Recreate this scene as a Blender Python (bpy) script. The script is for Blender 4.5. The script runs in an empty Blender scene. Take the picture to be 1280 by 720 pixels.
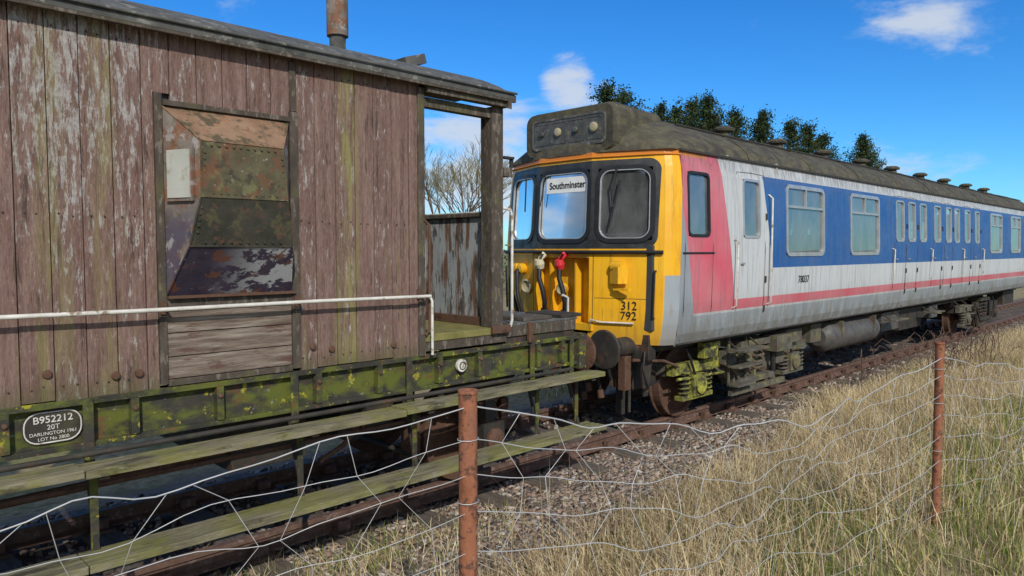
import bpy, math, random
import numpy as np
from mathutils import Vector, Matrix
random.seed(3); rng=np.random.default_rng(5)
R=math.radians
scene=bpy.context.scene
col=scene.collection

# ------------------------------------------------------------------ nodes
class NT:
    def __init__(s,tree): s.t=tree; s.N=tree.nodes; s.L=tree.links
    def n(s,typ,**kw):
        nd=s.N.new(typ)
        for k,v in kw.items(): setattr(nd,k,v)
        return nd
    def put(s,sock,v):
        if v is None: return
        if isinstance(v,bpy.types.NodeSocket): s.L.new(v,sock)
        else:
            if isinstance(v,(tuple,list)) and len(v)==3 and sock.type=='RGBA': v=(*v,1)
            sock.default_value=v
    def m(s,op,a,b=None,c=None,clamp=False):
        nd=s.n('ShaderNodeMath',operation=op,use_clamp=clamp)
        s.put(nd.inputs[0],a); s.put(nd.inputs[1],b); s.put(nd.inputs[2],c)
        return nd.outputs[0]
    def mix(s,f,a,b,bt='MIX'):
        nd=s.n('ShaderNodeMix',data_type='RGBA',blend_type=bt)
        s.put(nd.inputs[0],f); s.put(nd.inputs[6],a); s.put(nd.inputs[7],b)
        return nd.outputs[2]
    def mr(s,v,a,b,c=0.,d=1.,smooth=True):
        nd=s.n('ShaderNodeMapRange',interpolation_type='SMOOTHSTEP' if smooth else 'LINEAR')
        s.put(nd.inputs[0],v); nd.inputs[1].default_value=a; nd.inputs[2].default_value=b
        nd.inputs[3].default_value=c; nd.inputs[4].default_value=d
        return nd.outputs[0]
    def noise(s,vec,scale,st=(1,1,1),det=5,rough=.6,off=0,dist=0):
        mp=s.n('ShaderNodeMapping'); s.put(mp.inputs[0],vec); mp.inputs[3].default_value=st; mp.inputs[1].default_value=(off,off*1.7,off*.6)
        nd=s.n('ShaderNodeTexNoise'); s.L.new(mp.outputs[0],nd.inputs['Vector'])
        nd.inputs['Scale'].default_value=scale; nd.inputs['Detail'].default_value=det; nd.inputs['Roughness'].default_value=rough; nd.inputs['Distortion'].default_value=dist
        return nd.outputs[0]
    def ramp(s,f,pts,const=False):
        nd=s.n('ShaderNodeValToRGB'); cr=nd.color_ramp
        if const: cr.interpolation='CONSTANT'
        while len(cr.elements)<len(pts): cr.elements.new(.5)
        for e,(p,c) in zip(cr.elements,pts): e.position=p; e.color=(*c,1)
        s.put(nd.inputs[0],f); return nd.outputs[0]
    def band(s,v,a,b):
        return s.m('MULTIPLY',s.m('GREATER_THAN',v,a),s.m('LESS_THAN',v,b))

def newmat(name):
    m=bpy.data.materials.new(name); m.use_nodes=True
    t=m.node_tree; 
    for n in list(t.nodes): t.nodes.remove(n)
    nt=NT(t)
    out=nt.n('ShaderNodeOutputMaterial'); b=nt.n('ShaderNodeBsdfPrincipled')
    nt.L.new(b.outputs[0],out.inputs[0])
    nt.out=out; nt.b=b
    tc=nt.n('ShaderNodeTexCoord'); nt.P=tc.outputs['Object']
    sp=nt.n('ShaderNodeSeparateXYZ'); nt.L.new(nt.P,sp.inputs[0]); nt.X,nt.Y,nt.Z=sp.outputs
    return m,nt

def apply_layers(nt,c,layers):
    for i,l in enumerate(layers):
        f=nt.noise(nt.P,l.get('s',4),l.get('st',(1,1,1)),l.get('d',6),l.get('r',.65),off=3.1*(i+1))
        w=l.get('w',.06); t=l.get('t',.55)
        k=nt.mr(f,t-w,t+w,0,l.get('a',1.))
        for g in l.get('g',()):
            ax={'x':nt.X,'y':nt.Y,'z':nt.Z}[g[0]]
            k=nt.m('MULTIPLY',k,nt.mr(ax,g[1],g[2]) if g[1]<g[2] else nt.m('SUBTRACT',1.,nt.mr(ax,g[2],g[1])))
        c=nt.mix(k,c,l['c'])
    return c
def fin(nt,c,rough=.8,metal=0.,bump=.3,bs=40,bst=(1,1,1),spec=.35):
    b=nt.b
    nt.put(b.inputs['Base Color'],c); b.inputs['Metallic'].default_value=metal
    b.inputs['Specular IOR Level'].default_value=spec
    rn=nt.noise(nt.P,9,det=4,off=7)
    nt.put(b.inputs['Roughness'],nt.mr(rn,.3,.7,max(rough-.12,.05),min(rough+.12,1),False))
    if bump>0:
        h=nt.noise(nt.P,bs,bst,5,.7,off=1)
        bp=nt.n('ShaderNodeBump'); bp.inputs['Strength'].default_value=bump; bp.inputs['Distance'].default_value=.01
        nt.L.new(h,bp.inputs['Height']); nt.L.new(bp.outputs[0],b.inputs['Normal'])
def M(name,base,s=5,st=(1,1,1),layers=(),**kw):
    m,nt=newmat(name)
    f=nt.noise(nt.P,s,st,6,.65)
    if not isinstance(base[0],(tuple,list)): base=[(0,tuple(v*.75 for v in base)),(1,tuple(v*1.25 for v in base))]
    else:
        n=len(base); base=[(.28+.44*i/(n-1),b) for i,b in enumerate(base)]
    c=nt.ramp(f,base); c=apply_layers(nt,c,layers); fin(nt,c,**kw); return m

rust=(.13,.055,.03)
steel=M('dark_steel',[(.018,.017,.015),(.055,.047,.038)],layers=[dict(c=rust,s=7,t=.6,w=.07,a=.5),dict(c=(.09,.09,.03),s=3,t=.62,w=.08,a=.4)],rough=.75)
rusty=M('rusty_steel',[(.035,.022,.016),(.115,.058,.036),(.075,.05,.038)],s=9,rough=.9,bump=.5,layers=[dict(c=(.17,.13,.09),s=14,t=.62,w=.05,a=.5)])
tanksteel=M('grey_tank_steel',[(.05,.05,.047),(.12,.115,.105)],rough=.6,layers=[dict(c=rust,s=7,t=.6,w=.07,a=.5)])
railm=M('rusted_rail',[(.08,.045,.03),(.17,.1,.075)],s=12,rough=.7,layers=[dict(c=(.28,.22,.2),s=20,t=.6,w=.05,a=.5)])
sleeper=M('weathered_sleeper',[(.06,.048,.04),(.18,.15,.12)],s=4,st=(6,1,3),rough=.95,bump=.7,bst=(6,1,1))
solebar=M('mossy_solebar',[(.022,.022,.017),(.055,.05,.038)],s=6,rough=.8,layers=[dict(c=(.12,.14,.015),s=3.6,st=(1,1,1.6),t=.52,w=.09,a=.75),dict(c=(.38,.33,.03),s=11,t=.63,w=.03,a=.8),dict(c=rust,s=8,t=.6,w=.05,a=.7),dict(c=(.28,.28,.26),s=22,t=.66,w=.03,a=.6)])
footwood=M('mossy_footboard',[(.07,.062,.04),(.19,.17,.1),(.33,.29,.21)],s=3,st=(1,9,9),rough=.95,bump=.7,bs=20,bst=(1,12,12),layers=[dict(c=(.035,.03,.02),s=3,st=(1,3,3),t=.58,w=.05,a=.8),dict(c=(.2,.2,.04),s=2.3,t=.52,w=.08,a=.6),dict(c=(.3,.28,.2),s=20,st=(.5,3,3),t=.6,w=.05,a=.6)])
oldwood=M('bare_wood',[(.08,.055,.04),(.2,.155,.12),(.36,.31,.26)],s=3,st=(1,8,14),rough=.95,bump=.8,bs=16,bst=(1,10,14),layers=[dict(c=(.11,.045,.035),s=4,st=(1,1,4),t=.58,w=.04,a=.7)])
deckwood=M('mossy_deck',[(.12,.11,.03),(.25,.22,.08)],s=7,rough=.95)
trim=M('dark_weathered_trim',[(.045,.036,.028),(.105,.085,.066)],s=4,st=(3,3,1),rough=.9,bump=.6,layers=[dict(c=(.2,.17,.14),s=9,st=(3,3,1),t=.58,w=.05,a=.7),dict(c=(.1,.1,.035),s=3,t=.6,w=.06,a=.5)])
feltm=M('roof_felt',[(.045,.045,.042),(.13,.13,.12)],s=6,rough=.95,layers=[dict(c=(.26,.25,.22),s=12,t=.6,w=.05,a=.7)])
whitepaint=M('dirty_white_paint',[(.45,.43,.38),(.7,.68,.62)],s=9,rough=.6,bump=.1,layers=[dict(c=(.2,.12,.07),s=9,t=.6,w=.04,a=.9)])
yellowpaint=M('faded_yellow_paint',[(.72,.36,.012),(.84,.46,.02)],s=2.5,rough=.45,bump=.05,layers=[dict(c=(.35,.17,.02),s=3,st=(1,4,.7),t=.6,w=.09,a=.7),dict(c=(.1,.05,.02),s=16,t=.7,w=.03,a=.7)])
black=M('black_rubber',(.018,.018,.02),rough=.55,bump=.05)
blackpaint=M('black_paint',(.02,.021,.024),rough=.4,bump=.03)
alu=M('aluminium_frame',[(.4,.4,.39),(.6,.6,.6)],rough=.4,metal=.6,bump=.03)
redpaint=M('red_paint',(.6,.03,.04),rough=.45,bump=.1)
limebogie=M('lime_stained_bogie',[(.09,.09,.03),(.3,.3,.05)],s=7,rough=.85,layers=[dict(c=(.04,.036,.026),s=8,t=.52,w=.06,a=.9),dict(c=(.42,.42,.06),s=5,t=.6,w=.05,a=.8)],bump=.4)
bogiem=M('brake_dust_bogie',[(.05,.045,.035),(.15,.14,.11)],s=7,rough=.9,layers=[dict(c=(.2,.19,.06),s=6,t=.58,w=.06,a=.6),dict(c=rust,s=9,t=.6,w=.05,a=.6)],bump=.4)
interior=M('interior_panel',(.32,.3,.26),rough=.7,bump=0)
seatm=M('seat_moquette',(.04,.07,.16),rough=.9,bump=.1)
darkint=M('cab_interior',(.05,.055,.06),rough=.8,bump=0)
greymetal=M('galvanised_wire',(.5,.5,.49),rough=.5,metal=.3,bump=0)
postm=M('rusted_post',[(.15,.055,.028),(.3,.115,.06),(.2,.09,.06)],s=14,st=(1,1,.5),rough=.9,bump=.6,layers=[dict(c=(.06,.035,.028),s=24,t=.57,w=.05,a=.8),dict(c=(.36,.22,.15),s=18,t=.66,w=.04,a=.6)])
trainroof=M('lichen_roof',[(.035,.032,.024),(.075,.066,.046)],s=1.2,st=(1,1,1),rough=.8,bump=.25,spec=.4,layers=[dict(c=(.13,.115,.06),s=9,st=(.6,1,1.5),t=.52,w=.14,a=.7),dict(c=(.035,.03,.025),s=2.5,st=(4,.6,.6),t=.58,w=.09,a=.6),dict(c=(.27,.26,.21),s=32,t=.66,w=.04,a=.5)])
bark=M('bark',(.11,.085,.06),rough=.95)
corr=M('corroded_white_panel',[(.22,.25,.27),(.36,.38,.38)],s=5,st=(2,2,.6),rough=.75,layers=[dict(c=(.13,.065,.035),s=5,st=(2.4,2.4,.35),t=.53,w=.05,a=.95),dict(c=(.05,.045,.04),s=6,st=(2,2,.6),t=.57,w=.04,a=.9)],bump=.4)
dk_top=M('ducket_rusty_top',[(.17,.09,.05),(.3,.19,.12)],s=6,rough=.85,layers=[dict(c=(.06,.055,.03),s=7,t=.53,w=.05,a=.85),dict(c=(.3,.12,.05),s=9,t=.6,w=.04,a=.8)])
dk_side=M('ducket_grey_side',[(.13,.105,.09),(.23,.2,.17)],s=6,rough=.8,layers=[dict(c=(.19,.08,.04),s=7,t=.52,w=.05,a=.85),dict(c=(.06,.055,.09),s=4,st=(1,1,1),t=.47,w=.04,a=.85,g=[('z',2.55,2.3)]),dict(c=(.32,.31,.3),s=8,t=.6,w=.03,a=.7),dict(c=(.07,.07,.035),s=9,t=.58,w=.05,a=.7)])
dk_up=M('ducket_olive_panel',[(.055,.048,.027),(.12,.105,.055)],s=8,rough=.8,layers=[dict(c=(.14,.06,.03),s=8,t=.56,w=.06,a=.8),dict(c=(.16,.16,.07),s=10,t=.58,w=.05,a=.6),dict(c=(.3,.29,.25),s=26,t=.65,w=.03,a=.7),dict(c=(.025,.022,.018),s=5,t=.6,w=.05,a=.7)])
dk_lo=M('ducket_dark_panel',[(.018,.02,.013),(.055,.05,.036)],s=8,rough=.7,layers=[dict(c=(.1,.085,.04),s=7,t=.58,w=.05,a=.7),dict(c=(.11,.055,.035),s=10,t=.59,w=.05,a=.7),dict(c=(.3,.29,.25),s=30,t=.69,w=.03,a=.6)])
dk_bot=M('ducket_flaking_panel',[(.03,.024,.042),(.075,.055,.09)],s=6,rough=.7,layers=[dict(c=(.42,.43,.44),s=5,st=(1,1,1.6),t=.48,w=.02,a=1,g=[('x',1.8,2.25)]),dict(c=(.15,.06,.035),s=9,t=.58,w=.03,a=.9),dict(c=(.3,.3,.32),s=14,t=.64,w=.02,a=.8)])

def plank_mat():
    m,nt=newmat('flaking_brown_planks')
    pid=nt.m('FLOOR',nt.m('DIVIDE',nt.X,.165))
    wn=nt.n('ShaderNodeTexWhiteNoise',noise_dimensions='1D'); nt.L.new(pid,wn.inputs['W'])
    r=wn.outputs['Value']
    cx=nt.n('ShaderNodeCombineXYZ'); nt.L.new(nt.m('ADD',nt.X,nt.m('MULTIPLY',r,7.)),cx.inputs[0]); nt.L.new(nt.Y,cx.inputs[1]); nt.L.new(nt.m('ADD',nt.Z,nt.m('MULTIPLY',r,3.)),cx.inputs[2])
    V=cx.outputs[0]
    f=nt.noise(V,5,(4,4,.35),7,.7)
    c=nt.ramp(f,[(.25,(.085,.05,.04)),(.45,(.17,.1,.082)),(.6,(.235,.15,.122)),(.78,(.32,.23,.2))])
    c=nt.mix(nt.mr(r,0,1,0,.35),c,(.13,.072,.057))
    fs=nt.noise(V,60,(1.5,1.5,.35),5,.75,off=21)
    c=nt.mix(nt.mr(fs,.5,.72,0,.5),c,(.32,.26,.23)); c=nt.mix(nt.mr(fs,.5,.3,0,.5),c,(.055,.036,.028))
    f2=nt.noise(V,15,(2.4,2.4,.45),9,.78,off=4)
    gx=nt.m('SUBTRACT',1.,nt.mr(nt.X,1.0,2.3)); gzz=nt.mr(nt.Z,1.7,3.3)
    amt=nt.m('ADD',nt.m('MULTIPLY',nt.m('MULTIPLY',gx,gzz),.1),nt.m('MULTIPLY',nt.m('SUBTRACT',r,.5),.09))
    k=nt.mr(nt.m('ADD',f2,amt),.59,.63)
    c=nt.mix(nt.m('MULTIPLY',k,.85),c,nt.ramp(nt.noise(V,30,det=3),[(.3,(.23,.21,.195)),(.7,(.46,.44,.42))]))
    f3=nt.noise(V,9,(3,3,.35),6,.7,off=9)
    c=nt.mix(nt.mr(f3,.58,.65,0,.75),c,(.05,.035,.027))
    f4=nt.noise(V,4,(3.6,3.6,.16),6,.65,off=13)
    k4=nt.m('MULTIPLY',nt.mr(f4,.52,.68,0,.7),nt.m('SUBTRACT',1.1,nt.mr(nt.Z,1.5,3.4)),clamp=True)
    c=nt.mix(k4,c,(.17,.155,.05))
    for xa,xb,am in((2.83,3.0,.8),(.9,1.08,.4),(1.2,1.34,.45)):
        stk=nt.m('MULTIPLY',nt.m('MULTIPLY',nt.mr(nt.X,xa-.03,xa+.06),nt.mr(nt.X,xb+.03,xb-.06)),nt.mr(nt.noise(nt.P,9,(3,3,.25),6,.7,off=31),.42,.6,0,am)); c=nt.mix(stk,c,(.25,.23,.08))
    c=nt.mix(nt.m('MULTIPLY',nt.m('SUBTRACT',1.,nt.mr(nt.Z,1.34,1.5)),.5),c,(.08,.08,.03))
    fin(nt,c,rough=.88,bump=.8,bs=26,bst=(4,4,.35)); return m
plankm=plank_mat()

def side_mat():
    m,nt=newmat('network_livery_side')
    s=nt.m('ADD',nt.X,nt.m('MULTIPLY',nt.Z,.22)); z=nt.Z
    white=(.52,.54,.55); grey=(.24,.28,.32); lgrey=(.29,.34,.38); blue=(.009,.085,.29); pink=(.6,.09,.13)
    c=nt.mix(nt.m('LESS_THAN',z,1.40),white,lgrey)
    c=nt.mix(nt.m('LESS_THAN',s,7.9),c,grey)
    bl=nt.m('MULTIPLY',nt.m('GREATER_THAN',s,10.0),nt.band(z,1.95,3.19))
    c=nt.mix(nt.m('MULTIPLY',nt.m('GREATER_THAN',s,7.9),nt.band(z,1.43,1.56)),c,pink)
    c=nt.mix(nt.m('MULTIPLY',nt.band(s,7.9,8.9),nt.m('GREATER_THAN',z,1.43)),c,pink)
    b=nt.noise(nt.P,1.2,det=4,off=11)
    c=nt.mix(nt.mr(b,.3,.7,0,.25),c,(.48,.46,.44))
    c=nt.mix(bl,c,nt.mix(nt.mr(b,.3,.7,0,.12),blue,(.2,.3,.45)))
    c=nt.mix(nt.m('LESS_THAN',nt.X,7.16),c,(.8,.42,.015))
    c=nt.mix(nt.m('MULTIPLY',nt.m('GREATER_THAN',z,3.3),nt.m('LESS_THAN',nt.X,7.9)),c,(.6,.2,.02))
    st=nt.noise(nt.P,3.4,(6,6,.3),7,.7,off=2)
    c=nt.mix(nt.mr(st,.45,.72,0,.5),c,(.14,.13,.115))
    sp=nt.noise(nt.P,40,det=5,off=5,rough=.7); c=nt.mix(nt.mr(sp,.62,.7,0,.5),c,(.12,.09,.07))
    tp=nt.m('MULTIPLY',nt.mr(z,3.0,3.35),nt.mr(nt.noise(nt.P,6,(4,4,.2),5,.6,off=9),.35,.65,0,.6)); c=nt.mix(tp,c,(.12,.11,.1))
    lo=nt.m('MULTIPLY',nt.m('SUBTRACT',1.,nt.mr(z,1.0,1.75)),nt.mr(nt.noise(nt.P,4,(1.5,1.5,.6),6,.7,off=17),.3,.62,.25,.95)); c=nt.mix(lo,c,(.15,.14,.12))
    fin(nt,c,rough=.48,bump=.08,bs=3,spec=.4); return m
sidem=side_mat()
def front_mat():
    m,nt=newmat('yellow_cab_end')
    yy=nt.m('ABSOLUTE',nt.m('SUBTRACT',nt.Y,6.)); 
    qa=nt.m('MAXIMUM',nt.m('SUBTRACT',yy,1.08),0.); qb=nt.m('MAXIMUM',nt.m('SUBTRACT',nt.m('ABSOLUTE',nt.m('SUBTRACT',nt.Z,2.74)),.38),0.)
    d=nt.m('SQRT',nt.m('ADD',nt.m('MULTIPLY',qa,qa),nt.m('MULTIPLY',qb,qb)))
    yel=nt.ramp(nt.noise(nt.P,2.5,det=5),[(.3,(.74,.36,.01)),(.7,(.84,.46,.018))])
    c=nt.mix(nt.m('GREATER_THAN',nt.Z,3.31),yel,(.6,.2,.02))
    c=nt.mix(nt.m('MULTIPLY',nt.m('GREATER_THAN',nt.X,7.09),nt.m('LESS_THAN',nt.Z,1.9)),c,(.3,.34,.37))
    st=nt.noise(nt.P,4,(3,5,.4),6,.65,off=2)
    c=nt.mix(nt.mr(st,.5,.75,0,.6),c,(.3,.15,.03))
    c=nt.mix(nt.m('MULTIPLY',nt.m('SUBTRACT',1.,nt.mr(nt.Z,1.05,1.55)),.45),c,(.2,.12,.04))
    c=nt.mix(nt.m('LESS_THAN',d,.15),c,nt.ramp(nt.noise(nt.P,6),[(.3,(.016,.017,.019)),(.75,(.06,.06,.06))]))
    sp=nt.noise(nt.P,34,det=5,off=5,rough=.7); c=nt.mix(nt.mr(sp,.65,.7,0,.6),c,(.13,.07,.03))
    fin(nt,c,rough=.42,bump=.08,bs=3,spec=.45); return m
frontm=front_mat()
def glass_mat(name,refl,dust,dcol=(.45,.47,.47)):
    m,nt=newmat(name); nt.N.remove(nt.b)
    tr=nt.n('ShaderNodeBsdfTransparent'); tr.inputs[0].default_value=(.62,.68,.67,1)
    gl=nt.n('ShaderNodeBsdfGlossy'); gl.inputs['Roughness'].default_value=.04; gl.inputs[0].default_value=(.9,.93,.95,1)
    df=nt.n('ShaderNodeBsdfDiffuse'); df.inputs[0].default_value=(*dcol,1)
    fr=nt.n('ShaderNodeFresnel'); fr.inputs[0].default_value=1.5
    a=nt.n('ShaderNodeMixShader'); nt.put(a.inputs[0],nt.m('ADD',fr.outputs[0],refl,clamp=True)); nt.L.new(tr.outputs[0],a.inputs[1]); nt.L.new(gl.outputs[0],a.inputs[2])
    b=nt.n('ShaderNodeMixShader'); nt.put(b.inputs[0],nt.mr(nt.noise(nt.P,3,(1,1,.6),6,.7),.3,.7,dust*.5,dust*1.3)); nt.L.new(a.outputs[0],b.inputs[1]); nt.L.new(df.outputs[0],b.inputs[2])
    nt.L.new(b.outputs[0],nt.out.inputs[0]); return m
glass=glass_mat('dusty_window_glass',.22,.2)
glassf=glass_mat('windscreen_glass',.1,.16)
signw=M('white_blind',(.8,.8,.78),rough=.7,bump=0)

# ------------------------------------------------------------------ mesh builder
def empty(name):
    e=bpy.data.objects.new(name,None); e.empty_display_size=.3; col.objects.link(e); return e
class MB:
    def __init__(s): s.v=[];s.f=[];s.mi=[];s.sm=[];s.mats=[]
    def add(s,vs,fs,mat,smooth=False):
        if mat not in s.mats: s.mats.append(mat)
        k=s.mats.index(mat); o=len(s.v); s.v+= [tuple(v) for v in vs]
        for f in fs: s.f.append([i+o for i in f]); s.mi.append(k); s.sm.append(smooth)
    def box(s,x0,x1,y0,y1,z0,z1,mat):
        vs=[(x,y,z) for x in(x0,x1) for y in(y0,y1) for z in(z0,z1)]
        s.add(vs,[(0,1,3,2),(4,6,7,5),(0,4,5,1),(2,3,7,6),(0,2,6,4),(1,5,7,3)],mat)
    def obox(s,c,size,rot,mat):
        M3=rot if isinstance(rot,Matrix) else Matrix.Rotation(rot[1],3,rot[0])
        vs=[Vector(c)+M3@Vector((a*size[0]/2,b*size[1]/2,d*size[2]/2)) for a in(-1,1) for b in(-1,1) for d in(-1,1)]
        s.add(vs,[(0,1,3,2),(4,6,7,5),(0,4,5,1),(2,3,7,6),(0,2,6,4),(1,5,7,3)],mat)
    def tube(s,pts,r,mat,n=8,caps=True):
        pts=[Vector(p) for p in pts]; rs=r if isinstance(r,(list,tuple)) else [r]*len(pts)
        vs=[];fs=[];up=None
        for i,p in enumerate(pts):
            t=(pts[min(i+1,len(pts)-1)]-pts[max(i-1,0)])
            if t.length<1e-9: t=Vector((0,0,1))
            t.normalize()
            if up is None:
                up=Vector((0,0,1)) if abs(t.z)<.9 else Vector((1,0,0))
            a=(up-t*up.dot(t)).normalized(); b=t.cross(a); up=a
            for k in range(n):
                w=2*math.pi*k/n; vs.append(p+(a*math.cos(w)+b*math.sin(w))*rs[i])
        for i in range(len(pts)-1):
            for k in range(n):
                fs.append((i*n+k,i*n+(k+1)%n,(i+1)*n+(k+1)%n,(i+1)*n+k))
        s.add(vs,fs,mat,True)
        if caps: 
            s.add(vs[:n],[tuple(range(n))[::-1]],mat); s.add(vs[-n:],[tuple(range(n))],mat)
    def lathe(s,o,ax,prof,mat,n=28):
        o=Vector(o); ax=Vector(ax).normalized(); a=ax.orthogonal().normalized(); b=ax.cross(a)
        vs=[];fs=[]
        for (r,d) in prof:
            for k in range(n):
                w=2*math.pi*k/n; vs.append(o+ax*d+(a*math.cos(w)+b*math.sin(w))*r)
        for i in range(len(prof)-1):
            for k in range(n): fs.append((i*n+k,i*n+(k+1)%n,(i+1)*n+(k+1)%n,(i+1)*n+k))
        s.add(vs,fs,mat)
    def prism(s,poly,d,mat):
        n=len(poly); p=[Vector(q) for q in poly]; d=Vector(d); vs=p+[q+d for q in p]
        s.add(vs,[tuple(range(n))[::-1],tuple(range(n,2*n))]+[(i,(i+1)%n,(i+1)%n+n,i+n) for i in range(n)],mat)
    def done(s,name,parent=None,bevel=0):
        me=bpy.data.meshes.new(name); me.from_pydata(s.v,[],s.f)
        for m in s.mats: me.materials.append(m)
        me.polygons.foreach_set('material_index',s.mi); me.polygons.foreach_set('use_smooth',s.sm); me.update()
        o=bpy.data.objects.new(name,me); col.objects.link(o)
        if parent: o.parent=parent
        if bevel:
            b=o.modifiers.new('bev','BEVEL'); b.width=bevel; b.segments=2; b.limit_method='ANGLE'; b.angle_limit=R(40)
        return o
def rrect(cx,cz,w,h,r,n=5):
    pts=[]
    for (sx,sz,a0) in((1,1,0),(-1,1,90),(-1,-1,180),(1,-1,270)):
        for i in range(n+1):
            a=R(a0+90*i/n); pts.append((cx+sx*(w/2-r)+r*math.cos(a),cz+sz*(h/2-r)+r*math.sin(a)))
    return pts
def ring(mb,mp,cx,cz,w,h,r,b,off,mat,deep=-.03):
    I=rrect(cx,cz,w,h,r); O=rrect(cx,cz,w+2*b,h+2*b,r+b); n=len(I)
    vs=[mp(*p,off) for p in O]+[mp(*p,off) for p in I]+[mp(*p,deep) for p in I]+[mp(*p,-.005) for p in O]
    fs=[]
    for i in range(n):
        j=(i+1)%n; fs+=[(i,j,n+j,n+i),(n+i,n+j,2*n+j,2*n+i),(3*n+i,3*n+j,j,i)]
    mb.add(vs,fs,mat)
def pane(mb,mp,cx,cz,w,h,r,off,mat):
    P=rrect(cx,cz,w,h,r); mb.add([mp(*p,off) for p in P],[tuple(range(len(P)))],mat)
def text(body,loc,rot,size,mat,parent,name,ext=.0015,sx=1,bold=0):
    c=bpy.data.curves.new(name,'FONT'); c.body=body; c.size=size; c.extrude=ext; c.align_x='CENTER'; c.align_y='CENTER'; c.offset=bold
    c.materials.append(mat); o=bpy.data.objects.new(name,c); o.location=loc; o.rotation_euler=rot; o.scale=(sx,1,1); col.objects.link(o); o.parent=parent; return o
def wheel(mb,x,y,r,mat,sgn):
    mb.lathe((x,y,r),(0,sgn,0),[(.0,.11),(.09,.11),(.1,.07),(.22,.05),(r-.09,.05),(r-.07,.09),(r,.085),(r+.004,-.03),(r+.028,-.035),(r+.028,-.06),(r-.06,-.06),(r-.08,-.03),(.12,-.03),(.0,-.03)],mat,40)

# ------------------------------------------------------------------ BRAKE VAN
YV=4.70; YF=7.30; CX=2.0
van=empty('brake_van')
mb=MB()
w=.165; k0=math.floor(.39/w)
for side in (0,1):
    for i in range(k0,int(3.61/w)+1):
        a=max(.39,i*w+.0025); b=min(3.57,(i+1)*w-.0025)
        if b-a<.02: continue
        dy=random.uniform(-.004,.004); zb=1.34+random.uniform(-.014,.008)
        segs=[(a,b,zb,3.53)]
        if side==0:
            if b<=1.553 or a>=2.5: pass
            elif a<1.553: segs=[(a,1.551,zb,3.53),(1.551,b,3.16,3.53)]
            elif b>2.5: segs=[(2.502,b,zb,3.53),(a,2.501,3.16,3.53)]
            else: segs=[(a,b,3.12,3.53)]
        for (p,q,z0,z1) in segs:
            if q-p<.004: continue
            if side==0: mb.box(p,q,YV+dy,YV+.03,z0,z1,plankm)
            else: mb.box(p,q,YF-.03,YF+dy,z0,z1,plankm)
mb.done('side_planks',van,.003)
mb=MB()
mb.box(.42,3.56,YV+.031,YV+.05,1.36,3.5,black)
mb.box(3.545,3.61,YV-.02,YV+.08,1.33,3.5,trim); mb.box(.39,.43,YV-.02,YV+.08,1.33,3.5,trim)
mb.box(3.53,3.61,YF-.08,YF+.02,1.33,3.5,trim)
mb.box(1.553,1.598,YV-.016,YV+.03,1.36,3.158,trim); mb.box(2.438,2.50,YV-.02,YV+.03,1.36,3.158,trim)
mb.box(2.443,2.49,YV-.014,YV-.002,3.163,3.5,trim)
mb.box(1.60,2.436,YV-.03,YV+.03,3.085,3.118,trim)
mb.box(1.60,2.436,YV-.012,YV+.03,1.83,1.9,trim)
mb.box(1.60,2.436,YV-.014,YV+.03,1.345,1.385,trim)
zz=1.39
for hgt in(.14,.15,.135):
    mb.box(1.60,2.436,YV-.006+random.uniform(-.004,.004),YV+.03,zz,zz+hgt-.006,oldwood); zz+=hgt
for (bx,bz) in((1.3,1.45),(1.43,1.45),(2.75,1.47),(2.6,1.5),(.95,1.5),(3.3,1.45)):
    mb.lathe((bx,YV-.008,bz),(0,-1,0),[(.026,0),(.022,.012),(.0,.014)],rusty,12)
for i in range(k0,22):
    for z in(1.42,2.4,3.44):
        xx=i*w+.08
        if .45<xx<3.5 and not 1.5<xx<2.55:
            for e_ in(-.035,.03): mb.lathe((xx+e_+random.uniform(-.01,.01),YV-.004,z+random.uniform(-.01,.01)),(0,-1,0),[(.006,0),(.005,.003),(0,.004)],steel,8)
for i in range(0,16):
    a=YV+.05+i*.157; mb.box(3.575,3.605,a+.003,a+.154,1.5,3.6,plankm)
mb.box(.40,.43,YV+.05,YF-.05,1.5,3.6,trim)
mb.done('framing',van,.004)
mb=MB()
N=14; prof=[]
for i in range(N+1):
    t=-1+2*i/N; prof.append((6+t*1.40,3.92-.36*t*t-.02*t**4))
vs=[];fs=[]
XR=4.56
for xx in(-.56,XR):
    for (y,z) in prof: vs.append((xx,y,z+.03))
    for (y,z) in prof: vs.append((xx,y,z-.015))
n=N+1
for i in range(N):
    fs.append((i,i+1,2*n+i+1,2*n+i)); fs.append((n+i,3*n+i,3*n+i+1,n+i+1))
    fs.append((i,n+i,n+i+1,i+1)); fs.append((2*n+i,2*n+i+1,3*n+i+1,3*n+i))
fs+= [(0,2*n,3*n,n),(N,n+N,3*n+N,2*n+N)]
mb.add(vs,fs,feltm)
mb.box(-.6,XR+.015,4.602,4.63,3.505,3.565,trim)
mb.box(3.612,XR-.04,4.632,4.71,3.46,3.52,trim)
mb.box(-.6,XR+.015,7.4,7.425,3.5,3.57,trim)
mb.tube([(-.6,4.59,3.582),(1.2,4.588,3.576),(2.9,4.592,3.583),(XR+.01,4.588,3.58)],.012,feltm,6)
for xe in(XR-.08,-.5):
    for i in range(N):
        (y0,z0),(y1,z1)=prof[i],prof[i+1]
        mb.prism([(xe,y0,z0-.02),(xe,y1,z1-.02),(xe,y1,z1-.16 if 0<i<N-1 else z1-.12),(xe,y0,z0-.16 if i>0 else z0-.1)],(.04,0,0),trim)
mb.box(3.61,4.48,YV+.012,YV+.09,3.36,3.44,trim); mb.box(3.61,4.48,YF-.09,YF-.01,3.36,3.44,trim)
for yy in(5.2,5.6,6.0,6.4,6.8): mb.box(3.62,4.47,yy,yy+.12,3.6,3.62,trim)
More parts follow.
